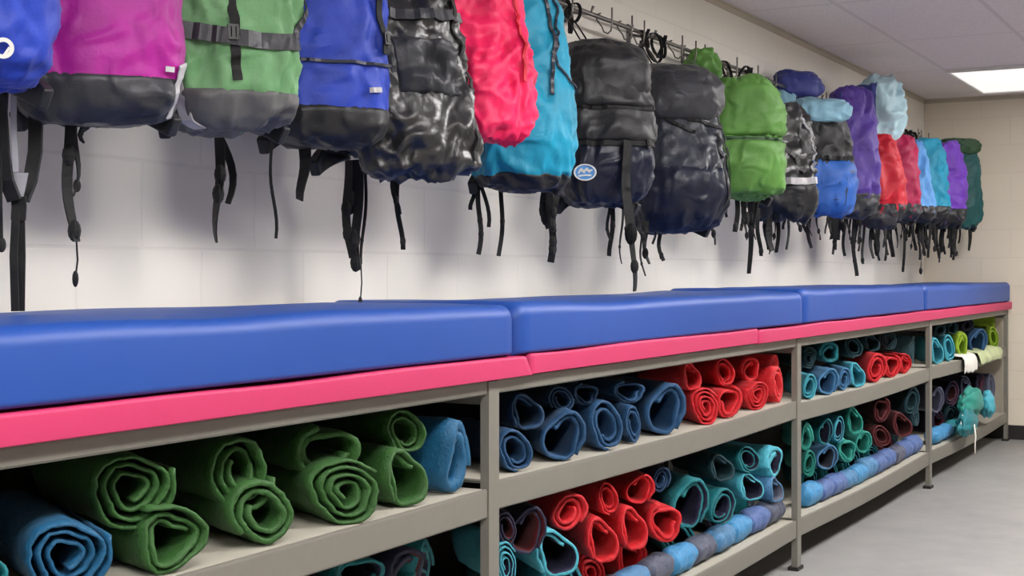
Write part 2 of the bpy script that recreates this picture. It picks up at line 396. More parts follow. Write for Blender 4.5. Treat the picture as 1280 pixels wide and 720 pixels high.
# ------------------------------------------------------------------ rolled mats
def spiral_mesh(seed, turns=2.4, r0=.34, t=.085, tri=0, pin=0, L=1.0, nl=12, flap=.0, wob=.05, close=0):
    """rolled sheet, outer radius 1, front end at y=0 running back to y=L; scaled per object"""
    rnd = random.Random(seed); ph = rnd.uniform(0, 2*PI); p3 = rnd.uniform(0, 2*PI); st = rnd.uniform(0, 2*PI)
    n = int(turns * 34); ctr = []
    for i in range(n + 1):
        f = i / n; a = st + 2 * PI * turns * f
        r = r0 + (1 - t / 2 - r0) * f
        if f > .97 and flap: r += flap * (f - .97) / .03
        inner = 1 - f
        k = 1 + wob * math.cos(2 * a + ph) + (tri * (.35 + inner) * math.cos(3 * a + p3))
        k += .10 * noise.noise(Vector((math.cos(a) * 1.6, math.sin(a) * 1.6, seed + f * 2)))
        x, z = r * k * math.cos(a), r * k * math.sin(a)
        if pin: x *= 1 - pin * inner * .6
        # sits on the shelf: flatten below
        if z < -.86: z = -.86 - (-.86 - z) * .35
        ctr.append(Vector((x, z)))
    vs = []; fs = []
    for i, c in enumerate(ctr):
        d = (ctr[min(i + 1, n)] - ctr[max(i - 1, 0)]).normalized(); nr = Vector((d.y, -d.x))
        f = i / n
        tt = t * (1 + .25 * noise.noise(Vector((f * 9, seed, 0))))
        for j in range(nl + 1):
            y = L * j / nl
            yo = .16 * noise.noise(Vector((f * 5, seed, 3))) + .05 * (1 - f) + .02 * math.sin(st + f * 14)
            if j not in (0, nl): yo *= 0
            if j == nl: yo = -yo * .3
            w = .045 * noise.noise(Vector((c.x * 1.5, c.y * 1.5, y * 1.6 + seed * 3.1)))
            w += .028 * (1 - abs(noise.noise(Vector((c.x * 4.5, c.y * 4.5, y * 3.2 + seed * 5.3)))) * 2.5) + (.035 * noise.noise(Vector((c.x * 6, c.y * 6, seed * 2.2))) if j < 2 else 0) * 1.6
            rr = 1 + w
            e = .7 if j == 0 else 1
            for s in (1, -1):
                p = c * rr + nr * (s * tt / 2 * e)
                vs.append((p.x, y + yo, p.y))
    q = (nl + 1) * 2
    for i in range(n):
        A = i * q; B = A + q
        for j in range(nl):
            fs.append((A + 2*j, A + 2*j + 2, B + 2*j + 2, B + 2*j)); fs.append((A + 2*j + 1, B + 2*j + 1, B + 2*j + 3, A + 2*j + 3))
        fs.append((A, B, B + 1, A + 1)); fs.append((A + 2*nl, A + 2*nl + 1, B + 2*nl + 1, B + 2*nl))
    for A in (0, n * q):
        for j in range(nl): fs.append((A + 2*j, A + 2*j + 1, A + 2*j + 3, A + 2*j + 2))
    mi = [1 if (f_[0] % 2 == 1 and f_[1] % 2 == 1 and f_[2] % 2 == 1) else 0 for f_ in fs]
    me = bpy.data.meshes.new('rolled_mat'); me.from_pydata(vs, [], fs)
    bm = bmesh.new(); bm.from_mesh(me)
    bmesh.ops.recalc_face_normals(bm, faces=bm.faces); bm.to_mesh(me); bm.free()
    zmin = min(v.co.z for v in me.vertices)
    for v in me.vertices: v.co.z -= zmin           # origin at the base of the front end
    zmax = max(v.co.z for v in me.vertices); xm = max(abs(v.co.x) for v in me.vertices)
    for v in me.vertices: v.co.z /= zmax; v.co.x /= xm * 2   # now 1 high and 1 wide
    me.shade_smooth(); me.materials.append(None); me.materials.append(None)
    for i, fl in enumerate(mi): me.polygons[i].material_index = fl
    return me
LN = 3.2
ROLLS = [spiral_mesh(1, 3.3, .26, .10, tri=.10, L=LN), spiral_mesh(2, 2.3, .42, .13, tri=.16, L=LN, flap=.12),
         spiral_mesh(3, 2.6, .36, .12, tri=.05, pin=.5, L=LN), spiral_mesh(4, 2.2, .36, .17, wob=.12, L=LN),
         spiral_mesh(5, 3.6, .18, .11, wob=.12, tri=.06, L=LN), spiral_mesh(6, 1.7, .52, .20, tri=.12, L=LN),
         spiral_mesh(7, 2.1, .50, .14, wob=.16, pin=.3, L=LN, flap=.1), spiral_mesh(8, 1.5, .62, .16, wob=.14, tri=.09, L=LN),
         spiral_mesh(9, 1.4, .45, .30, wob=.06, tri=.1, L=LN)]

def bundle_mesh(seed, puff=.16):
    """small soft bundle rolled up and lying on its side, tied ends, 1 long in x, 1 across"""
    vs = []; fs = []; nu, nv = 28, 22
    for j in range(nv + 1):
        t = j / nv; x = t - .5
        r = .5 * (1 - abs(2 * t - 1) ** 26) ** .5 * (.93 + .07 * math.sin(PI * t))
        r = max(r, .02)
        for i in range(nu):
            a = 2 * PI * i / nu
            k = 1 + puff * noise.noise(Vector((math.cos(a) * 1.2, math.sin(a) * 1.2, x * 5 + seed * 4.7))) - .06 * math.exp(-((x) / .05) ** 2)
            k += .05 * noise.noise(Vector((a * 3, x * 12, seed)))
            vs.append((x, math.cos(a) * r * k, math.sin(a) * r * k))
    for j in range(nv):
        for i in range(nu):
            i2 = (i + 1) % nu; fs.append((j*nu+i, j*nu+i2, (j+1)*nu+i2, (j+1)*nu+i))
    fs.append(tuple(range(nu))[::-1]); fs.append(tuple(nv*nu + i for i in range(nu)))
    me = bpy.data.meshes.new('rolled_bundle'); me.from_pydata(vs, [], fs)
    zmin = min(v.co.z for v in me.vertices); zmax = max(v.co.z for v in me.vertices)
    for v in me.vertices: v.co.z = (v.co.z - zmin) / (zmax - zmin)
    me.update(); me.shade_smooth(); me.materials.append(None)
    return me
BUND = [bundle_mesh(k) for k in range(4)]

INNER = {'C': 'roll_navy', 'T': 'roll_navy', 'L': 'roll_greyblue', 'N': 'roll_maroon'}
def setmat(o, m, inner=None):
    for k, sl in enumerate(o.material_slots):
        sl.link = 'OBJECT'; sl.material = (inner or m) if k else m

# bay, level, row, (x, y, w, h, colour, variant[, y-set-back])   -- pixel sizes of the open ends
C = {'G': ('green', 'roll_green'), 'B': ('blue', 'roll_blue'), 'S': ('dark blue', 'roll_steel'), 'A': ('azure', 'roll_azure'), 'R': ('red', 'roll_red'),
     'C': ('pale cyan', 'roll_cyan'), 'T': ('teal', 'roll_teal'), 'N': ('navy', 'roll_navy'), 'Q': ('aqua green', 'roll_aqua'), 'L': ('light blue', 'roll_lightblue'),
     'P': ('periwinkle', 'roll_periwinkle'), 'Y': ('grey-blue', 'roll_greyblue'), 'M': ('maroon', 'roll_maroon'), 'I': ('lime green', 'roll_lime'), 'V': ('lilac grey', 'roll_lilac'),
     'D': ('dark teal', 'roll_darkteal'), 'K': ('sky blue', 'roll_sky')}
SPEC = [
 (0, 'middle', 'lower', 27, 1.700, [(-30,700,90,90,'T',4),(90,706,112,100,'A',0),(215,675,100,88,'G',1),(335,648,92,86,'G',3),(436,632,92,84,'G',4),(512,603,60,76,'G',7),(574,572,52,96,'A',8)]),
 (0, 'middle', 'upper', 27, 1.745, [(168,616,112,98,'G',0),(302,594,90,96,'G',2),(417,571,88,84,'G',5),(512,541,58,58,'G',6)]),
 (0, 'bottom', 'lower', 27, 1.80, [(400,900,110,100,'T',1),(520,860,100,95,'N',3),(590,850,80,95,'T',2)]),
 (0, 'bottom', 'middle', 27, 1.80, [(420,780,110,100,'D',4),(535,755,100,95,'T',0)]),
 (0, 'bottom', 'upper', 27, 1.80, [(455,722,70,60,'T',5),(512,712,62,58,'N',8),(566,692,60,60,'T',8)]),
 (1, 'middle', 'lower', 42, 1.700, [(650,566,48,54,'B',6),(708,549,56,64,'B',7),(761,532,46,64,'B',6),(795,532,24,50,'B',3),(837,515,50,66,'B',7),(885,509,34,48,'R',4),(913,507,34,42,'R',5),(949,497,32,36,'R',0),(975,483,26,48,'R',3)]),
 (1, 'middle', 'upper', 42, 1.745, [(662,515,46,48,'S',7),(706,500,38,36,'S',3),(738,493,34,30,'S',5),(790,490,44,30,'B',5),(866,470,26,38,'R',7),(908,466,28,36,'R',6),(941,462,26,34,'R',8),(968,458,24,32,'R',3)]),
 (1, 'bottom', 'lower', 42, 1.83, [(640,760,60,70,'C',1),(700,740,60,70,'C',3),(742,715,44,64,'R',4),(790,705,44,60,'R',1),(850,680,50,50,'T',3),(905,660,44,50,'N',2),(950,640,40,44,'T',0)]),
 (1, 'bottom', 'middle', 42, 1.700, [(636,706,30,60,'C',4),(700,692,58,62,'C',7),(757,676,42,60,'R',7),(796,661,38,58,'R',7),(834,654,44,52,'R',5),(868,630,46,64,'T',7),(905,634,36,46,'T',6),(943,609,34,36,'C',7),(974,612,30,34,'L',7)]),
 (1, 'bottom', 'upper', 42, 1.705, [(636,660,30,50,'N',3),(664,664,48,62,'N',7),(715,640,50,50,'R',3),(765,624,28,42,'R',6),(803,612,36,38,'R',7),(830,600,24,34,'S',3),(905,585,32,36,'D',7),(940,575,32,34,'T',6),(971,578,32,42,'C',8)]),
 (2, 'middle', 'lower', 52, 1.700, [(1013,480,18,32,'C',6),(1037,474,26,34,'L',7),(1058,471,16,30,'L',3),(1074,465,20,32,'C',7),(1096,458,26,38,'R',3),(1118,455,22,30,'R',5),(1134,449,16,26,'R',1)]),
 (2, 'middle', 'upper', 52, 1.745, [(1014,447,18,28,'D',4),(1038,440,28,28,'T',8),(1070,434,24,28,'D',6),(1092,428,20,24,'D',7),(1113,425,22,24,'D',4),(1146,436,14,36,'D',3)]),
 (2, 'bottom', 'lower', 52, 1.83, [(1014,600,24,36,'T',1),(1040,590,24,36,'T',3),(1066,580,24,34,'T',2),(1090,572,22,32,'T',4),(1112,563,22,30,'M',3),(1140,550,20,30,'D',2)]),
 (2, 'bottom', 'middle', 52, 1.700, [(1012,580,16,34,'Q',6),(1036,572,26,32,'L',7),(1060,563,24,32,'Q',5),(1081,553,20,28,'Q',7),(1106,546,24,28,'M',6),(1129,531,24,32,'M',7),(1147,520,14,26,'D',4)]),
 (2, 'bottom', 'upper', 52, 1.705, [(1012,546,18,38,'Q',8),(1034,540,18,34,'T',7),(1051,537,14,34,'C',6),(1069,526,20,36,'Q',7),(1105,512,22,34,'M',5),(1140,502,20,36,'D',6)]),
 (3, 'middle', 'lower', 52, 1.700, [(1172,432,16,34,'C',7),(1188,433,14,34,'C',6),(1204,428,16,34,'I',8),(1224,421,22,32,'B',7),(1243,417,12,28,'I',6)]),
 (3, 'middle', 'upper', 52, 1.745, [(1176,411,14,20,'D',6),(1193,409,12,18,'D',7),(1212,406,14,18,'N',3),(1247,402,10,22,'I',3)]),
 (3, 'bottom', 'lower', 52, 1.83, [(1172,535,18,34,'N',1),(1190,528,18,30,'D',3),(1214,520,18,30,'N',3),(1237,508,16,28,'V',2)]),
 (3, 'bottom', 'upper', 52, 1.745, [(1172,500,18,34,'V',7),(1190,492,18,32,'N',6),(1207,482,14,26,'V',1),(1226,478,12,24,'N',4),(1241,484,16,34,'V',6)]),
]
ORD = ['first', 'second', 'third', 'fourth', 'fifth', 'sixth', 'seventh', 'eighth', 'ninth', 'tenth']
def place_label(i, n):
    if n == 1: return None
    if n == 2: return ('left one of two', 'right one of two')[i]
    return ORD[i] + ' from left'
BN = ['nearest', 'second', 'third', 'farthest']
for bay, lev, row, phi, D, items in SPEC:
    cnt = {}
    for it in items: cnt[it[4]] = cnt.get(it[4], 0) + 1
    seen = {}
    for k, (x, y, w, h, c, var) in enumerate(items):
        p, Z = at(x, y, D)
        va = math.degrees(math.atan2(p.x, D)); fs_ = max(.55, math.cos(math.radians(va - phi)))
        W = w * Z / F / fs_; Hh = h * Z / F
        if bay > 0: W = min(W, .185)
        dz = (0.0, .014, 0, .004)[bay] if lev == 'middle' else 0
        fl = (ZM + dz if lev == 'middle' else ZB); rf = (.88 if lev == 'middle' else .582)
        sag = (.010 if lev == 'middle' else .014) * (.4 if bay == 0 else 1) * math.sin(PI * max(0, min(1, (p.x - PX[bay]) / 2.44)))
        fl -= sag; rf -= (sag if lev == 'bottom' else 0)
        Hh = min(Hh, rf - fl - .01)
        z0 = p.z - Hh / 2
        if row == 'lower': z0 = fl + .0005
        z0 = max(z0, fl + .0005)
        if z0 + Hh > rf: Hh = max(.055, rf - z0); z0 = min(z0, rf - Hh)
        o = bpy.data.objects.new('rolled_mat', ROLLS[var]); COL.objects.link(o)
        ry = random.uniform(-6, 6)
        a = -math.radians(phi + ry)
        Ln = (.42, .36, .30, .28)[bay] * random.uniform(.92, 1.05)
                # keep the back end clear of the wall and the posts
        Ln = min(Ln, (WD - D - .05 - W * .5 * abs(math.sin(a))) / math.cos(a))
        av = PX[bay + 1] - .035 - p.x - W * .5
        if Ln * math.sin(-a) > av: a = -math.asin(max(-.12, min(.9, av / Ln)))
        hx = W * .5 * math.cos(a)
        xx = max(PX[bay] + .032 + hx, min(PX[bay + 1] - .035 - hx, p.x))
        o.location = (xx, p.y + random.uniform(0, .012), z0)
        o.rotation_euler = (0, 0, a)
        mir = random.choice((1, -1))
        o.scale = (W * mir, Ln / LN, Hh)
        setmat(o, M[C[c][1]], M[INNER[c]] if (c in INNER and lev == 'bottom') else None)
        i = seen.get(c, 0); seen[c] = i + 1
        pl = place_label(i, cnt[c])
        lab = f"{C[c][0]} rolled mat in the {BN[bay]} bay, {lev} shelf, {row} row" + (f", {pl}" if pl else '')
        tag(o, lab, 'rolled mat', f"rolled mats on the {lev} shelf of the {BN[bay]} bay")

# small bundles lying lengthwise along the front of the bottom shelf
def lay_bundles(bay, x_from, x_to, cols):
    n = len(cols); X0 = at(x_from, 0, 1.75)[0].x; X1 = at(x_to, 0, 1.75)[0].x
    X0 = max(X0, PX[bay] + .035); X1 = min(X1, PX[bay + 1] - .035)
    step = (X1 - X0) / n; cnt = {}; seen = {}
    for c in cols: cnt[c] = cnt.get(c, 0) + 1
    for k, c in enumerate(cols):
        o = bpy.data.objects.new('rolled_bundle', BUND[(k * 3 + bay) % 4]); COL.objects.link(o)
        xc = X0 + step * (k + .5)
        sag = .014 * (.4 if bay == 0 else 1) * math.sin(PI * (xc - PX[bay]) / 2.44)
        dia = random.uniform(.088, .104)
        o.scale = (step * .985, .088, dia * 1.0)
        o.location = (xc, YF + .075 + random.uniform(-.004, .004), ZB - sag + .0005)
        o.rotation_euler = (0, 0, random.uniform(-.04, .04))
        setmat(o, M[C[c][1]])
        i = seen.get(c, 0); seen[c] = i + 1; pl = place_label(i, cnt[c])
        tag(o, f"{C[c][0]} rolled bundle lying along the {BN[bay]} bay's bottom shelf front" + (f", {pl}" if pl else ''), 'bundle', f"rolled bundles lying along the front of the {BN[bay]} bay's bottom shelf")
lay_bundles(1, 700, 996, 'PYLYKYLKPY')
lay_bundles(2, 1003, 1158, 'KPPLKLPPVPP')
lay_bundles(3, 1163, 1206, 'KKTT')

# ------------------------------------------------------------------ packs
class Pack:
    """a hanging pack; local frame: z up from its base, front towards -y"""
    def __init__(s, cfg):
        s.c = cfg; s.W = cfg['w']; s.Dp = cfg['d']; s.H = cfg['H']
        s.p = cfg.get('p', 4.2); s.tap = cfg.get('taper', .12); s.tilt = cfg.get('tilt', .12); s.n = cfg.get('n', 2.9)
        s.amp = cfg.get('amp', .010); s.seed = cfg.get('seed', 0); s.fz = cfg.get('flat', 0); s.bulge = cfg.get('bulge', .1)
    def base(s, u, v):
        a = 2 * PI * u
        r = max(0.0, 1 - abs(2 * v - 1) ** s.p) ** (1 / s.p)
        e = 2 / s.n
        cx = math.copysign(abs(math.cos(a)) ** e, math.cos(a)); cy = math.copysign(abs(math.sin(a)) ** e, math.sin(a))
        w = s.W / 2 * r * (1 + s.tap * (1 - 2 * v)); d = s.Dp / 2 * r * (1 + s.tap * 1.2 * (1 - 2 * v))
        y = cy * d
        if cy < 0: y -= s.bulge * s.Dp * (-cy) * math.exp(-((v - .32) / .28) ** 2) * r
        sh = -s.tilt * s.H * (1 - v) ** 1.3
        x = cx * w + s.c.get('lean', 0) * s.H * (1 - v)
        return Vector((x, y + sh, s.H * v))
    def normal(s, u, v):
        e = 1e-3; v = min(max(v, .012), .988)
        du = s.base(u + e, v) - s.base(u - e, v); dv = s.base(u, v + e) - s.base(u, v - e)
        n = du.cross(dv)
        if n.length < 1e-12: return Vector((0, 0, 1 if v > .5 else -1))
        n.normalize()
        return n
    def wr(s, P):
        q = Vector((P.x * 9, P.y * 9, P.z * 5)) + Vector((s.seed * 3.7, 0, 0))
        warp = Vector((noise.noise(q * .7), noise.noise(q * .7 + Vector((5, 5, 5))), noise.noise(q * .7 + Vector((9, 2, 1))))) * .9
        a = 1 - abs(noise.noise(q + warp)) * 2.2
        b = 1 - abs(noise.noise(q * 2.1 + warp * 1.5 + Vector((3, 0, 0)))) * 2.2
        c = noise.noise(q * .5)
        d = 1 - abs(noise.noise(q * 4.4 + warp * 2)) * 2.2
        return s.amp * 1.5 * (a * .75 + b * .75 + d * .36 + c * 1.0 - .75)
    def pt(s, u, v, off=0):
        P = s.base(u, v); N = s.normal(u, v)
        return P + N * (s.wr(P) + off)
    def shell(s, name, mat, parent, v0=0, v1=1, off=0, nu=72, nv=64):
        vs = []; fs = []
        for j in range(nv + 1):
            t = j / nv
            tt = (1 - math.cos(PI * t)) / 2
            v = v0 + (v1 - v0) * (tt if (v0 == 0 and v1 == 1) else t)
            if v0 == 0 and v1 < 1: v = v1 * (1 - math.cos(PI / 2 * t))
            o2 = off
            if off and (v1 < 1 and t > .93): o2 = off * (1 - (t - .93) / .07 * 1.2)
            for i in range(nu): vs.append(s.pt(i / nu, v, o2))
        for j in range(nv):
            for i in range(nu):
                i2 = (i + 1) % nu; fs.append((j*nu+i, j*nu+i2, (j+1)*nu+i2, (j+1)*nu+i))
        if v0 > 0: fs.append(tuple(range(nu))[::-1])
        if v1 < 1: fs.append(tuple(nv*nu + i for i in range(nu)))
        return link(name, vs, fs, mat, parent)
    def patch(s, name, mat, parent, u0, u1, v0, v1, h, ex=.35, nu=36, nv=36, edge=.004, extra=None):
        vs = []; fs = []
        for j in range(nv + 1):
            for i in range(nu + 1):
                a, b = i / nu, j / nv
                k = max(0, math.sin(PI * a) * math.sin(PI * b)) ** ex
                uu, vv = u0 + (u1 - u0) * a, v0 + (v1 - v0) * b
                P = s.pt(uu, vv, 0); N = s.normal(uu, vv)
                wr2 = s.amp * .7 * noise.noise(P * 16 + Vector((s.seed, 8, 0)))
                vs.append(P + N * (-.003 + (h + wr2) * k))
        for j in range(nv):
            for i in range(nu): A = j*(nu+1)+i; fs.append((A, A+1, A+nu+2, A+nu+1))
        # close behind so the pocket has a body
        b0 = len(vs)
        ring = [i for i in range(nu + 1)] + [j*(nu+1)+nu for j in range(1, nv + 1)] + [nv*(nu+1)+i for i in range(nu - 1, -1, -1)] + [j*(nu+1) for j in range(nv - 1, 0, -1)]
        cen = sum((vs[i] for i in ring), Vector()) / len(ring) + s.normal((u0+u1)/2, (v0+v1)/2) * -.03
        vs.append(cen)
        for k in range(len(ring)): fs.append((ring[(k + 1) % len(ring)], ring[k], b0))
        return link(name, vs, fs, mat, parent)
    def strap(s, name, mat, parent, pts, w=.02, off=.006, t=.003, n=40):
        """webbing over the pack following (u, v) way points"""
        P = []; Nn = []
        for k in range(n + 1):
            f = k / n * (len(pts) - 1); i = min(int(f), len(pts) - 2); g = f - i
            u = pts[i][0] + (pts[i+1][0] - pts[i][0]) * g; v = pts[i][1] + (pts[i+1][1] - pts[i][1]) * g
            P.append(s.pt(u, v, off)); Nn.append(s.normal(u, v))
        side = [((P[min(k+1, n)] - P[max(k-1, 0)]).cross(Nn[k])) for k in range(n + 1)]
        b = MB(); b.sweep(P, w, t, side=lambda i: side[i])
        return b.build(name, mat, parent, False)
    def buckle(s, parent, u, v, sz=.022, mat=None):
        P = s.pt(u, v, .010); b = MB(); z = Vector((0, 0, 1)); N = s.normal(u, v); X = N.cross(z).normalized(); Y = X.cross(N)
        def bx(cx, cy, hw, hh, t):
            vs = []
            for dz in (-t, t):
                for a, c in ((-1,-1),(1,-1),(1,1),(-1,1)): vs.append(P + X*(cx + a*hw) + Y*(cy + c*hh) + N*dz)
            b.add(vs, [(0,3,2,1),(4,5,6,7),(0,1,5,4),(1,2,6,5),(2,3,7,6),(3,0,4,7)])
        bx(0, sz*.8, sz*.7, sz*.18, .003); bx(0, -sz*.8, sz*.7, sz*.18, .003); bx(-sz*.55, 0, sz*.16, sz*.7, .003); bx(sz*.55, 0, sz*.16, sz*.7, .003); bx(0, 0, sz*.22, sz*.7, .004)
        return b.build('buckle', mat or M['plastic'], parent, False)
    def rounded(s, u): return u

def dangling(b, p0, length, w=.02, seed=0, side=(1, -.4, 0), knots=1, loop=False, cord=0):
    """webbing tail hanging down from p0 with a buckle or knot on it"""
    rnd = random.Random(seed); n = max(8, int(length / .02)); ph = rnd.uniform(0, 6)
    def path(dx):
        out = []
        for k in range(n + 1):
            t = k / n
            out.append(Vector(p0) + Vector((.012 * math.sin(ph + t * 5) * t + dx * math.sin(PI * min(1, t * 1.1)) , .008 * math.sin(ph * 2 + t * 6) * t, -length * t)))
        return out
    P = path(0); ang = rnd.uniform(-.6, .6)
    def sd(i):
        a = ang + 1.6 * i / n * rnd_t; return (math.cos(a), math.sin(a), 0)
    rnd_t = rnd.uniform(-1, 1)
    b.sweep(P, w, .0035, side=sd)
    if loop:
        Q = path(.03); b.sweep(Q[: int(n * .75)], w * .8, .0035, side=sd)
    for k in range(knots):
        t = rnd.uniform(.35, .98) if k else rnd.choice((.55, .8, .97)); q = P[int(n * t)]
        b.blob(q, w * .62, w * .5, w * 1.05, 8, 6)
    if cord:
        e = P[-1]; b.tube([e, e + Vector((.002, 0, -cord * .5)), e + Vector((-.002, 0, -cord))], .0018, 6); b.blob(e + Vector((-.002, 0, -cord)), .006, .006, .016, 8, 6)

RAILZ = 2.10; RAILY = -.11
HOOKX = []
def make_pack(cfg):
    k = cfg
    pb, Z = at(k['x'], k['yb'], k['D'])
    if 'zt' in k: top = k['zt']
    else: top = EYE + (HOR - k['yt']) * Z / F
    k['H'] = top - pb.z
    root = empty(k.get('name', 'hanging_backpack'), (pb.x, pb.y, pb.z), -math.radians(k['rot']))
    root.name = k.get('name', 'backpack')
    tag(root, k['label'], k.get('cat', 'backpack'), k.get('group', 'packs hanging from the wall rail'))
    MI = (Matrix.Translation(root.location) @ Matrix.Rotation(-math.radians(k['rot']), 4, 'Z')).inverted()
    P = Pack(k)
    near = k.get('near', False); g = 92 if near else 48
    P.shell('body', M[k['col']], root, nu=g + 12, nv=g)
    W, H, Dp = k['w'], k['H'], k['d']
    if 'base' in k: P.shell('base_panel', M[k['base']], root, 0, k.get('bv', .16), off=.004, nu=g, nv=16)
    if k.get('lid'):
        # floppy lid pocket that caps the top and overhangs the front
        n = 44; vs = []; fs = []; m = 30
        lh = k.get('lidh', .11); cz = H - lh * .30
        for j in range(m + 1):
            ph = -PI/2 + PI * j / m; r = abs(math.cos(ph)) ** .55; zz = math.copysign(abs(math.sin(ph)) ** .75, math.sin(ph))
            for i in range(n):
                a = 2*PI*i/n; cx = math.copysign(abs(math.cos(a))**.7, math.cos(a)); cy = math.copysign(abs(math.sin(a))**.7, math.sin(a))
                q = Vector((cx * W * .50 * r + k.get('lean', 0) * 0, cy * Dp * .54 * r - Dp * .07, cz + zz * lh * .62 - (-cy) * r * lh * (.35 if cy < 0 else .1)))
                wv = P.wr(q * 1.3 + Vector((1, 1, 1))) * 1.1
                q += Vector((cx, cy, .4)).normalized() * wv
                vs.append(q)
        for j in range(m):
            for i in range(n):
                i2 = (i+1) % n; fs.append((j*n+i, j*n+i2, (j+1)*n+i2, (j+1)*n+i))
        lid = link('lid', vs, fs, M[k['lid']], root)
    if k.get('pocket'):
        u0, u1, v0, v1, h, cm = k['pocket']
        P.patch('front_pocket', M[cm], root, u0, u1, v0, v1, h)
    for (u0, u1, v0, v1, h, cm) in k.get('panels', ()):
        P.patch('panel', M[cm], root, u0, u1, v0, v1, h, ex=.12, nu=20, nv=20)
    sm = M[k.get('strapmat', 'webbing')]
    for sp in k.get('straps', ()):
        pts, w = sp[0], sp[1]; m_ = M[sp[2]] if len(sp) > 2 and sp[2] else sm
        so = P.strap('compression_strap', m_, root, pts, w)
        if len(sp) > 3:
            for (bu, bv_) in sp[3]: P.buckle(so, bu, bv_, max(.014, w * .8))
    if k.get('belt', True):
        # padded hip belt wings behind the base
        for sgn in (1, -1):
            b = MB(); pts = []
            for i in range(9):
                t = i / 8
                y = Dp * .42 - P.tilt * H * .85 - t * .015
                pts.append(Vector((sgn * (W * .18 + W * .30 * t), y + .02 * math.sin(t * 3) - .03 * t * t, H * .10 - .035 * t - .03 * t * t)))
            b.sweep(pts, .075, .026, side=(0, 0, 1), wfun=lambda t: 1.0 - .45 * t)
            bevel(b.build('hip_belt', M[k.get('beltmat', 'black')], root), .006, 2)
    if k.get('shoulder', True):
        for sgn in (1, -1):
            pts = []
            for i in range(13):
                t = i / 12
                y = Dp * .47 - P.tilt * H * (t ** 1.3) + .035 * math.sin(PI * t)
                pts.append(Vector((sgn * (.045 + .05 * math.sin(PI * t) + .03 * t), y, H * (.95 - .78 * t))))
            b = MB(); b.sweep(pts, .055, .012, side=(1, 0, 0), wfun=lambda t: 1 - .5 * t)
            b.build('shoulder_strap', M['black'], root, True)
    # haul loop up to the rail hook
    wt = Vector((pb.x, 0, 0)); tp = Vector((0, Dp * .25, H * .985)); hk = MI @ Vector((pb.x, RAILY - .035, RAILZ - .045))
    if not k.get('noloop'):
        HOOKX.append(pb.x)
        b = MB(); pts = []
        for i in range(17):
            a = 2*PI*i/16 ; q = tp.lerp(hk, .5 - .5 * math.cos(a)); q = q + Vector((.012 * math.sin(a), 0, 0)); pts.append(q)
        b.sweep(pts, .014, .003, side=(0, 1, .3)); b.build('haul_loop', M['webbing'], root, True)
    # hanging tails
    for q, hs in enumerate(k.get('tails', ())):
        x, ye = hs[0], hs[1]; opt = hs[2] if len(hs) > 2 else {}
        DD = opt.get('D', k['D'] + opt.get('dD', .02)); ys = opt.get('ys', k['yb'] - 12)
        a, _ = at(x, ys, DD); e, _ = at(x, ye, DD)
        b = MB(); dangling(b, MI @ a, a.z - e.z, opt.get('w', .018), seed=int(x) + q, knots=opt.get('knots', 1), loop=opt.get('loop', False), cord=opt.get('cord', 0))
        b.build('strap_tail', M[opt.get('mat', 'webbing')], root, False)
    return root, P, MI

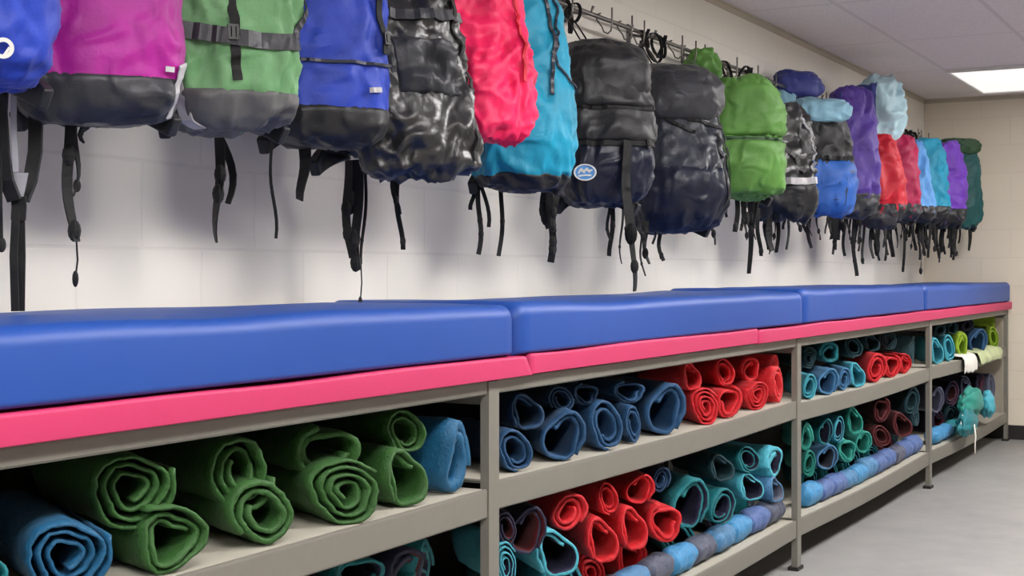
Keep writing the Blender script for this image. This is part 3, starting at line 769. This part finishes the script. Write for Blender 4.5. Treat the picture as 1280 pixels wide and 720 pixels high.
FR = .75   # u of the middle of the front
packs = [
 dict(x=-52, yb=112, zt=2.06, D=1.98, w=.30, d=.22, rot=40, tilt=.05, col='royal_blue', near=True, amp=.007, seed=1, belt=True,
      label='royal blue backpack with a white ring logo, cut off by the left frame edge', tails=[]),
 dict(x=122, yb=152, zt=2.06, D=1.98, w=.305, d=.20, rot=42, tilt=.05, col='magenta', base='charcoal', bv=.125, near=True, amp=.007, seed=2, n=4.2, p=6, taper=.02, bulge=.06,
      label='magenta backpack with a dark grey base, beside the blue pack at far left',
      straps=[([(.90,.17),(.97,.02)], .022, 'pale_grey'), ([(.665,.15),(.70,.15)], .012, 'pale_grey'), ([(.84,.15),(.87,.15)], .01, 'pale_grey'), ([(.90,.42),(.93,.62),(.92,.9)], .014, None)],
      panels=[(.62,.88,.36,.80,.010,'magenta')],
      tails=[(88,302,dict(w=.02,cord=.07,knots=2)),(107,176,dict(w=.026,knots=0)),(93,245,dict(w=.012))]),
 dict(x=284, yb=162, zt=2.06, D=1.96, w=.275, d=.21, rot=34, tilt=.06, col='leaf_green', base='grey', bv=.12, near=True, amp=.010, seed=3, n=3.6, p=5.5, taper=.02, bulge=.05,
      label='light green backpack with dark brown crossing straps and grey base',
      straps=[([(.52,.33),(.65,.31),(.75,.295),(.86,.30),(.98,.34)], .034, 'charcoal'), ([(.735,.98),(.738,.5),(.745,.15)], .020, 'webbing', [(.738,.31)]),
              ([(.86,.32),(.93,.45),(.97,.7)], .016, 'charcoal'), ([(.575,.16),(.585,.005)], .034, 'pale_grey'), ([(.55,.58),(.72,.60),(.95,.62)], .020, 'charcoal')],
      tails=[]),
 dict(x=402, yb=182, zt=2.06, D=2.0, w=.29, d=.20, rot=40, tilt=.06, col='royal_blue', base='black', bv=.14, near=True, amp=.007, seed=4, n=3.8, p=5.5, taper=.03, bulge=.05,
      label='royal blue backpack with a black base, right of the light green pack',
      straps=[([(.55,.31),(.75,.315),(.93,.315)], .007, 'navy'), ([(.885,.36),(.86,.55),(.84,.9)], .018, None, [(.875,.42)]), ([(.80,.205),(.845,.21)], .012, 'pale_grey')],
      tails=[(274,303,dict(w=.022,loop=True,knots=2,D=2.08)),(340,298,dict(w=.007,D=2.02)),(380,250,dict(w=.030,knots=0))]),
 dict(x=462, yb=212, zt=2.05, D=2.0, w=.30, d=.22, rot=42, tilt=.12, col='shiny_black', near=True, amp=.019, seed=5, taper=.10, bulge=.12, lean=.18,
      label='shiny crinkled black and grey backpack hanging between the blue and crimson packs',
      panels=[(.72,.86,.28,.50,.016,'charcoal'),(.60,.72,.42,.70,.014,'grey')],
      straps=[([(.55,.62),(.75,.58),(.95,.60)], .026, 'charcoal'), ([(.88,.05),(.90,.5),(.88,.9)], .016, None)],
      tails=[(436,322,dict(w=.022,knots=2,D=2.12)),(448,338,dict(w=.024,knots=2,D=2.1)),(456,330,dict(w=.008,cord=.10,D=2.1)),(441,265,dict(w=.03,D=2.12)),(498,312,dict(w=.013)),(493,268,dict(w=.012,knots=1))]),
 dict(x=586, yb=180, zt=2.06, D=1.95, w=.25, d=.17, rot=38, tilt=.20, lean=.05, col='crimson', near=True, amp=.014, seed=6, taper=.06, lid=None,
      label='narrow crimson backpack overlapping the left side of the turquoise pack', belt=False,
      straps=[([(.62,.35),(.60,.6),(.60,.95)], .012, 'deep_red'),([(.84,.30),(.86,.7),(.85,.95)], .010, 'deep_red')],
      tails=[]),
 dict(x=648, yb=236, zt=2.06, D=1.985, w=.29, d=.21, rot=44, tilt=.06, col='turquoise', base='black', bv=.055, near=True, amp=.010, seed=7, taper=.16, bulge=.14,
      label='tall turquoise backpack with dark cord lines, right of the crimson pack', beltmat='black',
      straps=[([(.78,.98),(.82,.72),(.80,.55),(.79,.42)], .011, 'slate'), ([(.80,.62),(.88,.50),(.95,.44)], .008, 'navy'), ([(.86,.9),(.84,.7),(.80,.58)], .008, 'navy')],
      tails=[(592,262,dict(w=.012,D=2.1)),(598,318,dict(w=.014,loop=True,D=2.08,knots=2)),(626,320,dict(w=.013,D=2.05)),(688,328,dict(w=.022,knots=2,D=2.0,ys=225)),(683,285,dict(w=.03,knots=2,D=2.02,ys=225)),(695,290,dict(w=.018,knots=2,D=1.96,ys=215,mat='webbing'))]),
 dict(x=752, yb=256, yt=70, D=2.0, w=.30, d=.23, rot=46, tilt=.03, col='navy', lid='black', lidh=.15, near=True, amp=.009, seed=8, taper=.02, n=3.4, p=5, 
      label='black backpack with a round pale blue and white patch near its base',
      panels=[(.56,.93,.40,.62,.020,'black'),(.56,.93,.63,.84,.020,'black')],
      straps=[([(.55,.39),(.75,.385),(.95,.39)], .016, None, [(.84,.387)]), ([(.93,.9),(.90,.6),(.86,.38)], .016, None, [(.91,.65)]), ([(.55,.63),(.75,.62),(.95,.63)], .010, None)],
      tails=[(765,320,dict(w=.016)),(784,300,dict(w=.036,ys=175,D=1.86,knots=2)),(790,364,dict(w=.024,ys=240,D=1.9,knots=1)),(778,330,dict(w=.008)),(762,300,dict(w=.01))]),
 dict(x=842, yb=288, yt=98, D=1.99, w=.34, d=.26, rot=46, tilt=.03, col='slate', base='navy', bv=.40, lid='charcoal', lidh=.16, near=True, amp=.009, seed=9, taper=.14, bulge=.20,
      label='large charcoal backpack with a bulging navy lower half, left of the green packs',
      straps=[([(.60,.80),(.68,.72),(.76,.62)], .012, None), ([(.90,.12),(.92,.4),(.90,.78)], .022, 'webbing', [(.915,.5)]), ([(.86,.10),(.86,.45),(.85,.62)], .010, None),
              ([(.75,.70),(.86,.66),(.95,.66)], .012, None)],
      tails=[(808,330,dict(w=.02,knots=2)),(826,326,dict(w=.014)),(800,300,dict(w=.012,loop=True)),(890,306,dict(w=.016,D=1.88,ys=250)),(818,305,dict(w=.008)),(803,345,dict(w=.008))]),
 dict(x=878, yb=150, yt=60, D=2.12, w=.18, d=.13, rot=40, tilt=.0, col='grass_green', amp=.014, seed=10, belt=False, shoulder=False, p=2.6, n=2.2, taper=0, bulge=0,
      name='stuff_sack', cat='sack', label='small rounded green sack peeking over the large charcoal pack', straps=[([(.6,.8),(.75,.55),(.9,.6)], .010, 'leaf_green')]),
 dict(x=926, yb=248, yt=100, D=1.98, w=.30, d=.22, rot=48, tilt=.06, col='grass_green', near=True, amp=.012, seed=11, taper=.02, bulge=.05, n=3,
      label='bright green backpack with two bulging sections, right of the charcoal pack',
      panels=[(.52,.99,.03,.47,.030,'grass_green'),(.52,.98,.50,.93,.026,'grass_green')],
      straps=[([(.5,.485),(.75,.48),(1.0,.47)], .010, 'dark_green')],
      tails=[(921,290,dict(w=.02)),(938,342,dict(w=.024,D=2.05,knots=2)),(930,300,dict(w=.016,D=2.05))]),
 dict(x=976, yb=272, yt=135, D=2.0, w=.28, d=.20, rot=50, tilt=.06, col='shiny_black', base='black', bv=.3, amp=.018, seed=12,
      label='black and tan patterned backpack with a pale mesh band, right of the bright green pack',
      panels=[(.60,.74,.42,.62,.014,'pale_grey'),(.78,.90,.55,.80,.014,'grey')],
      straps=[([(.55,.33),(.75,.31),(.95,.33)], .03, 'pale_grey'), ([(.7,.9),(.72,.65),(.8,.4)], .022, 'grey'), ([(.85,.9),(.88,.6),(.84,.4)], .018, 'webbing_grey')],
      tails=[(948,320,dict(w=.018)),(958,312,dict(w=.022,D=2.1)),(968,300,dict(w=.014)),(985,312,dict(w=.012)),(941,300,dict(w=.03,D=2.12))]),
 dict(x=998, yb=236, yt=97, D=2.13, w=.24, d=.14, rot=42, tilt=.0, col='indigo', lid='indigo', lidh=.1, amp=.012, seed=13, belt=False, shoulder=False,
      label='indigo backpack behind the patterned black pack, only its rounded top showing', panels=[(.50,.70,.72,.93,.02,'powder')]),
 dict(x=1026, yb=268, yt=130, D=1.99, w=.27, d=.19, rot=50, tilt=.05, col='black', base='bright_blue', bv=.48, lid='powder', lidh=.09, amp=.013, seed=14,
      label='backpack with powder blue lid, black middle and bright blue lower half',
      straps=[([(.55,.5),(.75,.49),(.95,.5)], .02, None)],
      tails=[(1012,310,dict(w=.02)),(1022,300,dict(w=.014)),(1042,318,dict(w=.018)),(1034,292,dict(w=.012)),(1050,300,dict(w=.02,D=2.08))]),
 dict(x=1063, yb=270, yt=110, D=1.98, w=.25, d=.18, rot=50, tilt=.07, col='violet', base='charcoal', bv=.17, amp=.016, seed=15, taper=.06,
      label='tall violet backpack with a charcoal base, just left of the pale blue sack',
      straps=[([(.62,.2),(.60,.6),(.62,.95)], .012, 'indigo')],
      tails=[(1068,345,dict(w=.02)),(1060,300,dict(w=.014)),(1080,330,dict(w=.018)),(1075,305,dict(w=.012)),(1056,320,dict(w=.016,D=2.1))]),
 dict(x=1100, yb=176, yt=100, D=1.98, w=.27, d=.20, rot=45, tilt=0, col='pale_blue', amp=.020, seed=16, belt=False, shoulder=False, p=2.6, n=2.3, taper=.0, bulge=.05,
      name='stuff_sack', cat='sack', label='puffy pale blue crinkled sack above the red pack',
      panels=[(.50,.66,.2,.85,.010,'indigo')]),
 dict(x=1094, yb=280, yt=170, D=1.96, w=.24, d=.18, rot=52, tilt=.08, col='deep_red', base='charcoal', bv=.22, amp=.016, seed=17,
      label='bright red backpack with grey base below the pale blue sack',
      tails=[(1096,318,dict(w=.016)),(1106,326,dict(w=.014)),(1090,300,dict(w=.012)),(1112,300,dict(w=.02))]),
 dict(x=1121, yb=276, yt=172, D=1.98, w=.22, d=.16, rot=52, tilt=.08, col='wine', base='charcoal', bv=.2, amp=.015, seed=18,
      label='wine red backpack tucked behind the bright red pack',
      tails=[(1120,310,dict(w=.014)),(1130,340,dict(w=.016)),(1127,300,dict(w=.012))]),
 dict(x=1138, yb=276, yt=175, D=1.97, w=.22, d=.16, rot=52, tilt=.06, col='sky', base='black', bv=.18, amp=.016, seed=19,
      label='sky blue backpack right of the wine red pack', tails=[(1140,312,dict(w=.014)),(1148,325,dict(w=.014))]),
 dict(x=1157, yb=276, yt=176, D=1.95, w=.23, d=.16, rot=52, tilt=.06, col='turquoise', base='black', bv=.18, amp=.014, seed=20,
      label='small turquoise backpack between the sky blue and purple packs', tails=[(1153,343,dict(w=.02)),(1162,322,dict(w=.016)),(1168,300,dict(w=.012)),(1157,310,dict(w=.03))]),
 dict(x=1180, yb=282, yt=178, D=1.94, w=.24, d=.17, rot=52, tilt=.06, col='purple', base='black', bv=.2, amp=.016, seed=21,
      label='purple backpack with black base, second last along the rail', tails=[(1172,328,dict(w=.02)),(1179,318,dict(w=.014)),(1187,322,dict(w=.014)),(1168,315,dict(w=.02))]),
 dict(x=1200, yb=286, yt=178, D=1.90, w=.24, d=.17, rot=50, tilt=.05, col='pine', amp=.012, seed=22, lid='dark_green', lidh=.08,
      label='dark teal backpack last along the rail, nearest the far wall', tails=[(1192,325,dict(w=.016)),(1186,310,dict(w=.012))]),
]
made = []
rt = random.Random(5)
for cfg in packs:
    if cfg['x'] > 900 and cfg.get('belt', True):      # more loose webbing ends on the packs further along
        for q in range(5):
            cfg['tails'].append((cfg['x'] + rt.uniform(-.5, .5) * (46 if cfg['x'] < 1050 else 26), cfg['yb'] + rt.uniform(10, 46), dict(w=rt.choice((.012, .018, .028)), knots=rt.choice((0, 1, 2)), dD=rt.uniform(0, .07))))
for cfg in packs: made.append(make_pack(cfg))

# white ring logo on the first pack
def patch_at(idx, name, build, u, v, off=.012):
    root, P, MI = made[idx]
    c = P.pt(u, v, off); N = P.normal(u, v); X = Vector((0,0,1)).cross(N).normalized(); Y = N.cross(X).normalized()
    return build(root, c, X, Y, N)
def disc(b, c, X, Y, N, rx, ry, r_in=0, n=36, t=.0015):
    vs = []; fs = []
    for k in range(n):
        a = 2*PI*k/n
        for q in (1, r_in if r_in else .001):
            e = c + X * rx * q * math.cos(a) + Y * ry * q * math.sin(a); vs += [e - N*t, e + N*t]
    for k in range(n):
        A = k*4; B = ((k+1) % n)*4
        fs += [(A+1,B+1,B+3,A+3), (A,A+2,B+2,B), (A,B,B+1,A+1), (A+2,A+3,B+3,B+2)]
    b.add(vs, fs)
def ring_logo(root, c, X, Y, N):
    b = MB(); disc(b, c, X, Y, N, .017, .017, .62); b.sweep([c + X*.002 - Y*.012, c + X*.010 + Y*.002], .004, .002, side=X)
    o = b.build('ring_logo', M['white'], root, False); return o
r0, P0, MI0 = made[0]
# the ring sits on the right-hand front edge, facing the room
best = None
for iu in range(200):
    for iv in range(10, 60):
        w = r0.matrix_basis @ P0.pt(iu/200, iv/100, .01)
        n = (r0.matrix_basis.to_3x3() @ P0.normal(iu/200, iv/100)).normalized()
        dcam = (Vector((0, -WD, EYE)) - w).normalized()
        if n.dot(dcam) < .45: continue
        dx = w.x; dy = w.y + WD; Zd = dx*CS + dy*SN; px = 640 + F*(dx*SN - dy*CS)/Zd; py = HOR - F*(w.z - EYE)/Zd
        e = (px - 5)**2 + (py - 62)**2
        if best is None or e < best[0]: best = (e, iu/200, iv/100)
if best: patch_at(0, 'ring_logo', ring_logo, best[1], best[2])
def oval_patch(root, c, X, Y, N):
    b = MB(); disc(b, c, X, Y, N, .037, .027); o = b.build('round_patch', M['sky'], root, False)
    b = MB(); k = N * .003
    disc(b, c + k, X, Y, N, .037, .027, .86)
    for (x0, y0, x1, y1) in ((-.022,-.004,-.012,.012),(-.012,.012,-.004,-.002),(-.004,-.002,.006,.014),(.006,.014,.012,0),(.012,0,.024,.008),(-.022,-.012,.020,-.010),(-.014,.004,.018,.006)):
        b.sweep([c + k + X*x0 + Y*y0, c + k + X*(x0+x1)/2 + Y*((y0+y1)/2 + .002), c + k + X*x1 + Y*y1], .005, .002, side=Y + X*.3)
    b.build('patch_emblem', M['white'], o, False)
patch_at(7, 'patch', oval_patch, .665, .20, .018)

# long straps hanging behind the first pack (black shoulder harness with grey webbing)
b = MB(); D = 2.02
def wp(x, y, D=2.02): return MI0 @ at(x, y, D)[0]
for xs in ([(2,100),(0,140),(3,190),(8,225),(18,250)], [(40,100),(45,140),(44,190),(38,225),(28,250)]):
    b.sweep([wp(x, y) for x, y in xs], .024, .012, side=(1, -.3, 0))
b.sweep([wp(23, 246), wp(24, 258), wp(23, 275)], .026, .006, side=(1,-.3,0))
b.sweep([wp(20, 265), wp(17, 320), wp(19, 389)], .014, .004, side=(1,-.3,0))
b.sweep([wp(26, 265), wp(27, 320), wp(26, 389)], .014, .004, side=(1,-.3,0))
b.sweep([wp(-2, 150), wp(0, 250), wp(1, 300)], .008, .004, side=(1,-.3,0)); b.blob(wp(2, 306), .008, .008, .014)
b.build('harness_strap', M['webbing'], r0, False)
b = MB(); b.sweep([wp(17, 108, 2.0), wp(17, 150, 2.0), wp(20, 215, 2.0)], .010, .004, side=(1,-.3,0)); b.sweep([wp(24, 216), wp(24, 230), wp(23, 246)], .032, .004, side=(1,-.3,0), wfun=lambda t: 1 - .45*t)
b.build('grey_webbing', M['webbing_grey'], r0, False)

# ------------------------------------------------------------------ rail with hooks
r = empty('hanging_rail', (0, RAILY, RAILZ))
tag(r, 'thin double metal rail with hooks running high along the block wall', 'rail')
b = MB(); b.tube([(1.0, 0, 0), (10.3, 0, 0)], .007, 10); b.build('rod', M['chrome'], r)
b = MB(); b.tube([(1.0, .07, .035), (10.3, .07, .035)], .005, 10); b.build('rod', M['chrome'], r)
for k in range(17):
    x = 1.1 + k * .575
    b = MB(); b.tube([(x, .11, .02), (x, 0, .0), (x, -.012, .028)], .006, 8); b.box(x - .015, x + .015, .103, .109, -.02, .06)
    b.build('bracket', M['chrome'], r)
extra = [4.0, 4.18, 4.62, 4.8, 5.3, 5.45, 5.95, 6.5, 7.1, 8.0, 8.2, 9.1, 9.6]
for x in HOOKX + extra:
    b = MB()
    pts = [(x, -.004 , .012), (x, .008, .008), (x, .009, -.006), (x, .0, -.02), (x, -.012, -.035), (x, -.02, -.055), (x, -.035, -.062), (x, -.048, -.052), (x, -.052, -.02), (x, -.052, .03)]
    pts = [(x, -.008, .014), (x, .006, .010)] + pts[2:]
    b.tube(pts, .0032, 6); b.build('hook', M['chrome'], r)
# loose black cords and loops knotted on the rail where packs are clipped
for (x, y, ln, n, lab) in ((705, 30, .10, 3, 'black webbing loops on the rail above the black pack with the patch'), (815, 72, .09, 5, 'tangle of black straps on the rail above the charcoal pack'),
                      (925, 108, .08, 7, 'tangle of black straps on the rail above the bright green pack'), (1140, 168, .07, 7, 'tangle of black straps on the rail above the sky blue pack')):
    p, Zd = at(x, y, 2.13)
    t = empty('strap_tangle', (p.x, RAILY, RAILZ - ln)); tag(t, lab, 'straps', 'loose straps on the rail')
    rn = random.Random(int(x))
    for k in range(n):
        cx = rn.uniform(-.16, .16); rr = rn.uniform(.025, .05); ph = rn.uniform(0, 6)
        pts = [(cx + rr * .7 * math.sin(a + .5 * math.sin(ph + a)), -.02 + .02 * math.cos(a + ph), ln - rr * 1.0 + rr * 1.3 * math.cos(a)) for a in [2*PI*i/18 for i in range(19)]]
        b = MB(); b.sweep(pts, .012, .003, side=(0, 1, .2)); b.build('webbing_loop', M['webbing'], t, False)

# ------------------------------------------------------------------ loose things at the far bay
def cloth_over_lip(name, x0, x1, zt, zb, mat, lab, cat, seed, yb=.10, thick=.006, bulk=.012):
    """cloth lying on the shelf and drooping over its front lip"""
    nu, nv = 22, 22; vs = []; fs = []
    path = [(YF + yb, zt + .012), (YF + .03, zt + .010), (YF - .004, zt + .006), (YF - .016, zt - .012), (YF - .020, (zt + zb) / 2), (YF - .018, zb)]
    for side in (0, 1):
        for j in range(nv + 1):
            f = j / nv * (len(path) - 1); i0 = min(int(f), len(path) - 2); g = f - i0
            y = path[i0][0] + (path[i0+1][0] - path[i0][0]) * g; z = path[i0][1] + (path[i0+1][1] - path[i0][1]) * g
            for i in range(nu + 1):
                a = i / nu; x = x0 + (x1 - x0) * a + .01 * noise.noise(Vector((seed, z * 20, 0)))
                w = bulk * (noise.noise(Vector((a * 5 + seed, j * .12, 0))) + .3 + .5 * math.sin(a * 14 + seed) * .5)
                zz = z + (.02 * noise.noise(Vector((a * 4, seed, 7))) if j > nv * .8 else 0)
                o = thick * side
                hang = min(1, max(0, (j / nv - .3) * 3))
                vs.append((x, y - (w + o) * hang, zz + (abs(w) + o) * (1 - hang)))
    q = (nu + 1) * (nv + 1)
    for j in range(nv):
        for i in range(nu):
            A = j*(nu+1)+i; fs.append((A, A+nu+1, A+nu+2, A+1)); fs.append((q+A, q+A+1, q+A+nu+2, q+A+nu+1))
    for i in range(nu): fs.append((i, i+1, q+i+1, q+i)); B = nv*(nu+1)+i; fs.append((B+1, B, q+B, q+B+1))
    for j in range(nv): A = j*(nu+1); fs.append((A+nu+1, A, q+A, q+A+nu+1)); B = A+nu; fs.append((B, B+nu+1, q+B+nu+1, q+B))
    o = link(name, vs, fs, mat); tag(o, lab, cat); return o
xa = at(1226, 440, 1.65)[0].x; xb = at(1254, 430, 1.65)[0].x
cloth_over_lip('cloth', xa, xb, ZM + .004, ZM - .055, mat_fabric('pale_lime_cloth', (196, 208, 158)), 'pale lime cloth draped over the middle shelf edge of the farthest bay', 'cloth', 3)
xa = at(1207, 450, 1.65)[0].x; xb = at(1222, 450, 1.65)[0].x
o = cloth_over_lip('paper_tag', xa, xb, ZM + .006, ZM - .085, M['white'], 'white paper tag folded over the middle shelf edge of the farthest bay', 'tag', 8, bulk=.004)
bm = bmesh.new(); bm.from_mesh(o.data); bmesh.ops.recalc_face_normals(bm, faces=bm.faces); bm.to_mesh(o.data); bm.free()

# cyan sacks bulging off the bottom shelf at the far end
def sack(x, y, D, rx, ry, rz, mat, lab, seed, rot=0, strap=None, onshelf=True):
    p, Zd = at(x, y, D)
    r = empty('stuff_sack', (p.x, p.y, p.z - rz), rot); tag(r, lab, 'sack', 'soft cyan sacks spilling off the bottom shelf')
    b = MB(); b.blob((0, 0, rz), rx, ry, rz, 36, 24, amp=.3, seed=seed); o = b.build('body', mat, r)
    for v in o.data.vertices:
        n = noise.noise(v.co * 22 + Vector((seed, 0, 0))); v.co += v.co.normalized() * n * .004
    b = MB(); b.tube([(rx * .9 * math.cos(a), 0 + .2 * ry * math.sin(a), rz + rz * .9 * math.sin(a)) for a in [PI * i / 10 for i in range(11)]], .004, 6); b.build('drawcord', M['white'], r)
    if strap:
        b = MB(); b.sweep([(0, -ry * .9, rz), (.01, -ry * 1.05, 0), (.0, -ry * 1.0, -strap * .6), (.015, -ry * .98, -strap)], .03, .003, side=(1, 0, 0)); b.build('strap_tail', M['white'], r)
sack(1214, 503, 1.69, .27, .055, .088, M['roll_aqua'], 'aqua sack lying on the bottom shelf beside the far right post', 2, 0)
sack(1234, 506, 1.66, .17, .05, .085, M['roll_cyan'], 'pale cyan sack leaning out at the far end of the bottom shelf', 5, .2)
sack(1209, 529, 1.63, .20, .045, .075, M['roll_teal'], 'teal sack drooping over the bottom shelf edge, white strap hanging to floor', 9, 0, strap=.10)

# ------------------------------------------------------------------ camera, world, view
cam = bpy.data.cameras.new('camera'); co = bpy.data.objects.new('camera', cam); COL.objects.link(co)
co.location = (0, -WD, EYE); co.rotation_euler = (PI/2, 0, -(PI/2 - TH))
cam.sensor_width = 36; cam.lens = F / 1280 * 36; cam.shift_y = -20 / 1280; cam.clip_start = .05
SC.camera = co
w = bpy.data.worlds.new('world'); SC.world = w; w.use_nodes = True
w.node_tree.nodes['Background'].inputs['Color'].default_value = (.8, .85, 1, 1); w.node_tree.nodes['Background'].inputs['Strength'].default_value = .3
vs_ = SC.view_settings; vs_.view_transform = 'Standard'; vs_.look = 'None'; vs_.exposure = 0.52; vs_.gamma = 1; vs_.use_curve_mapping = False
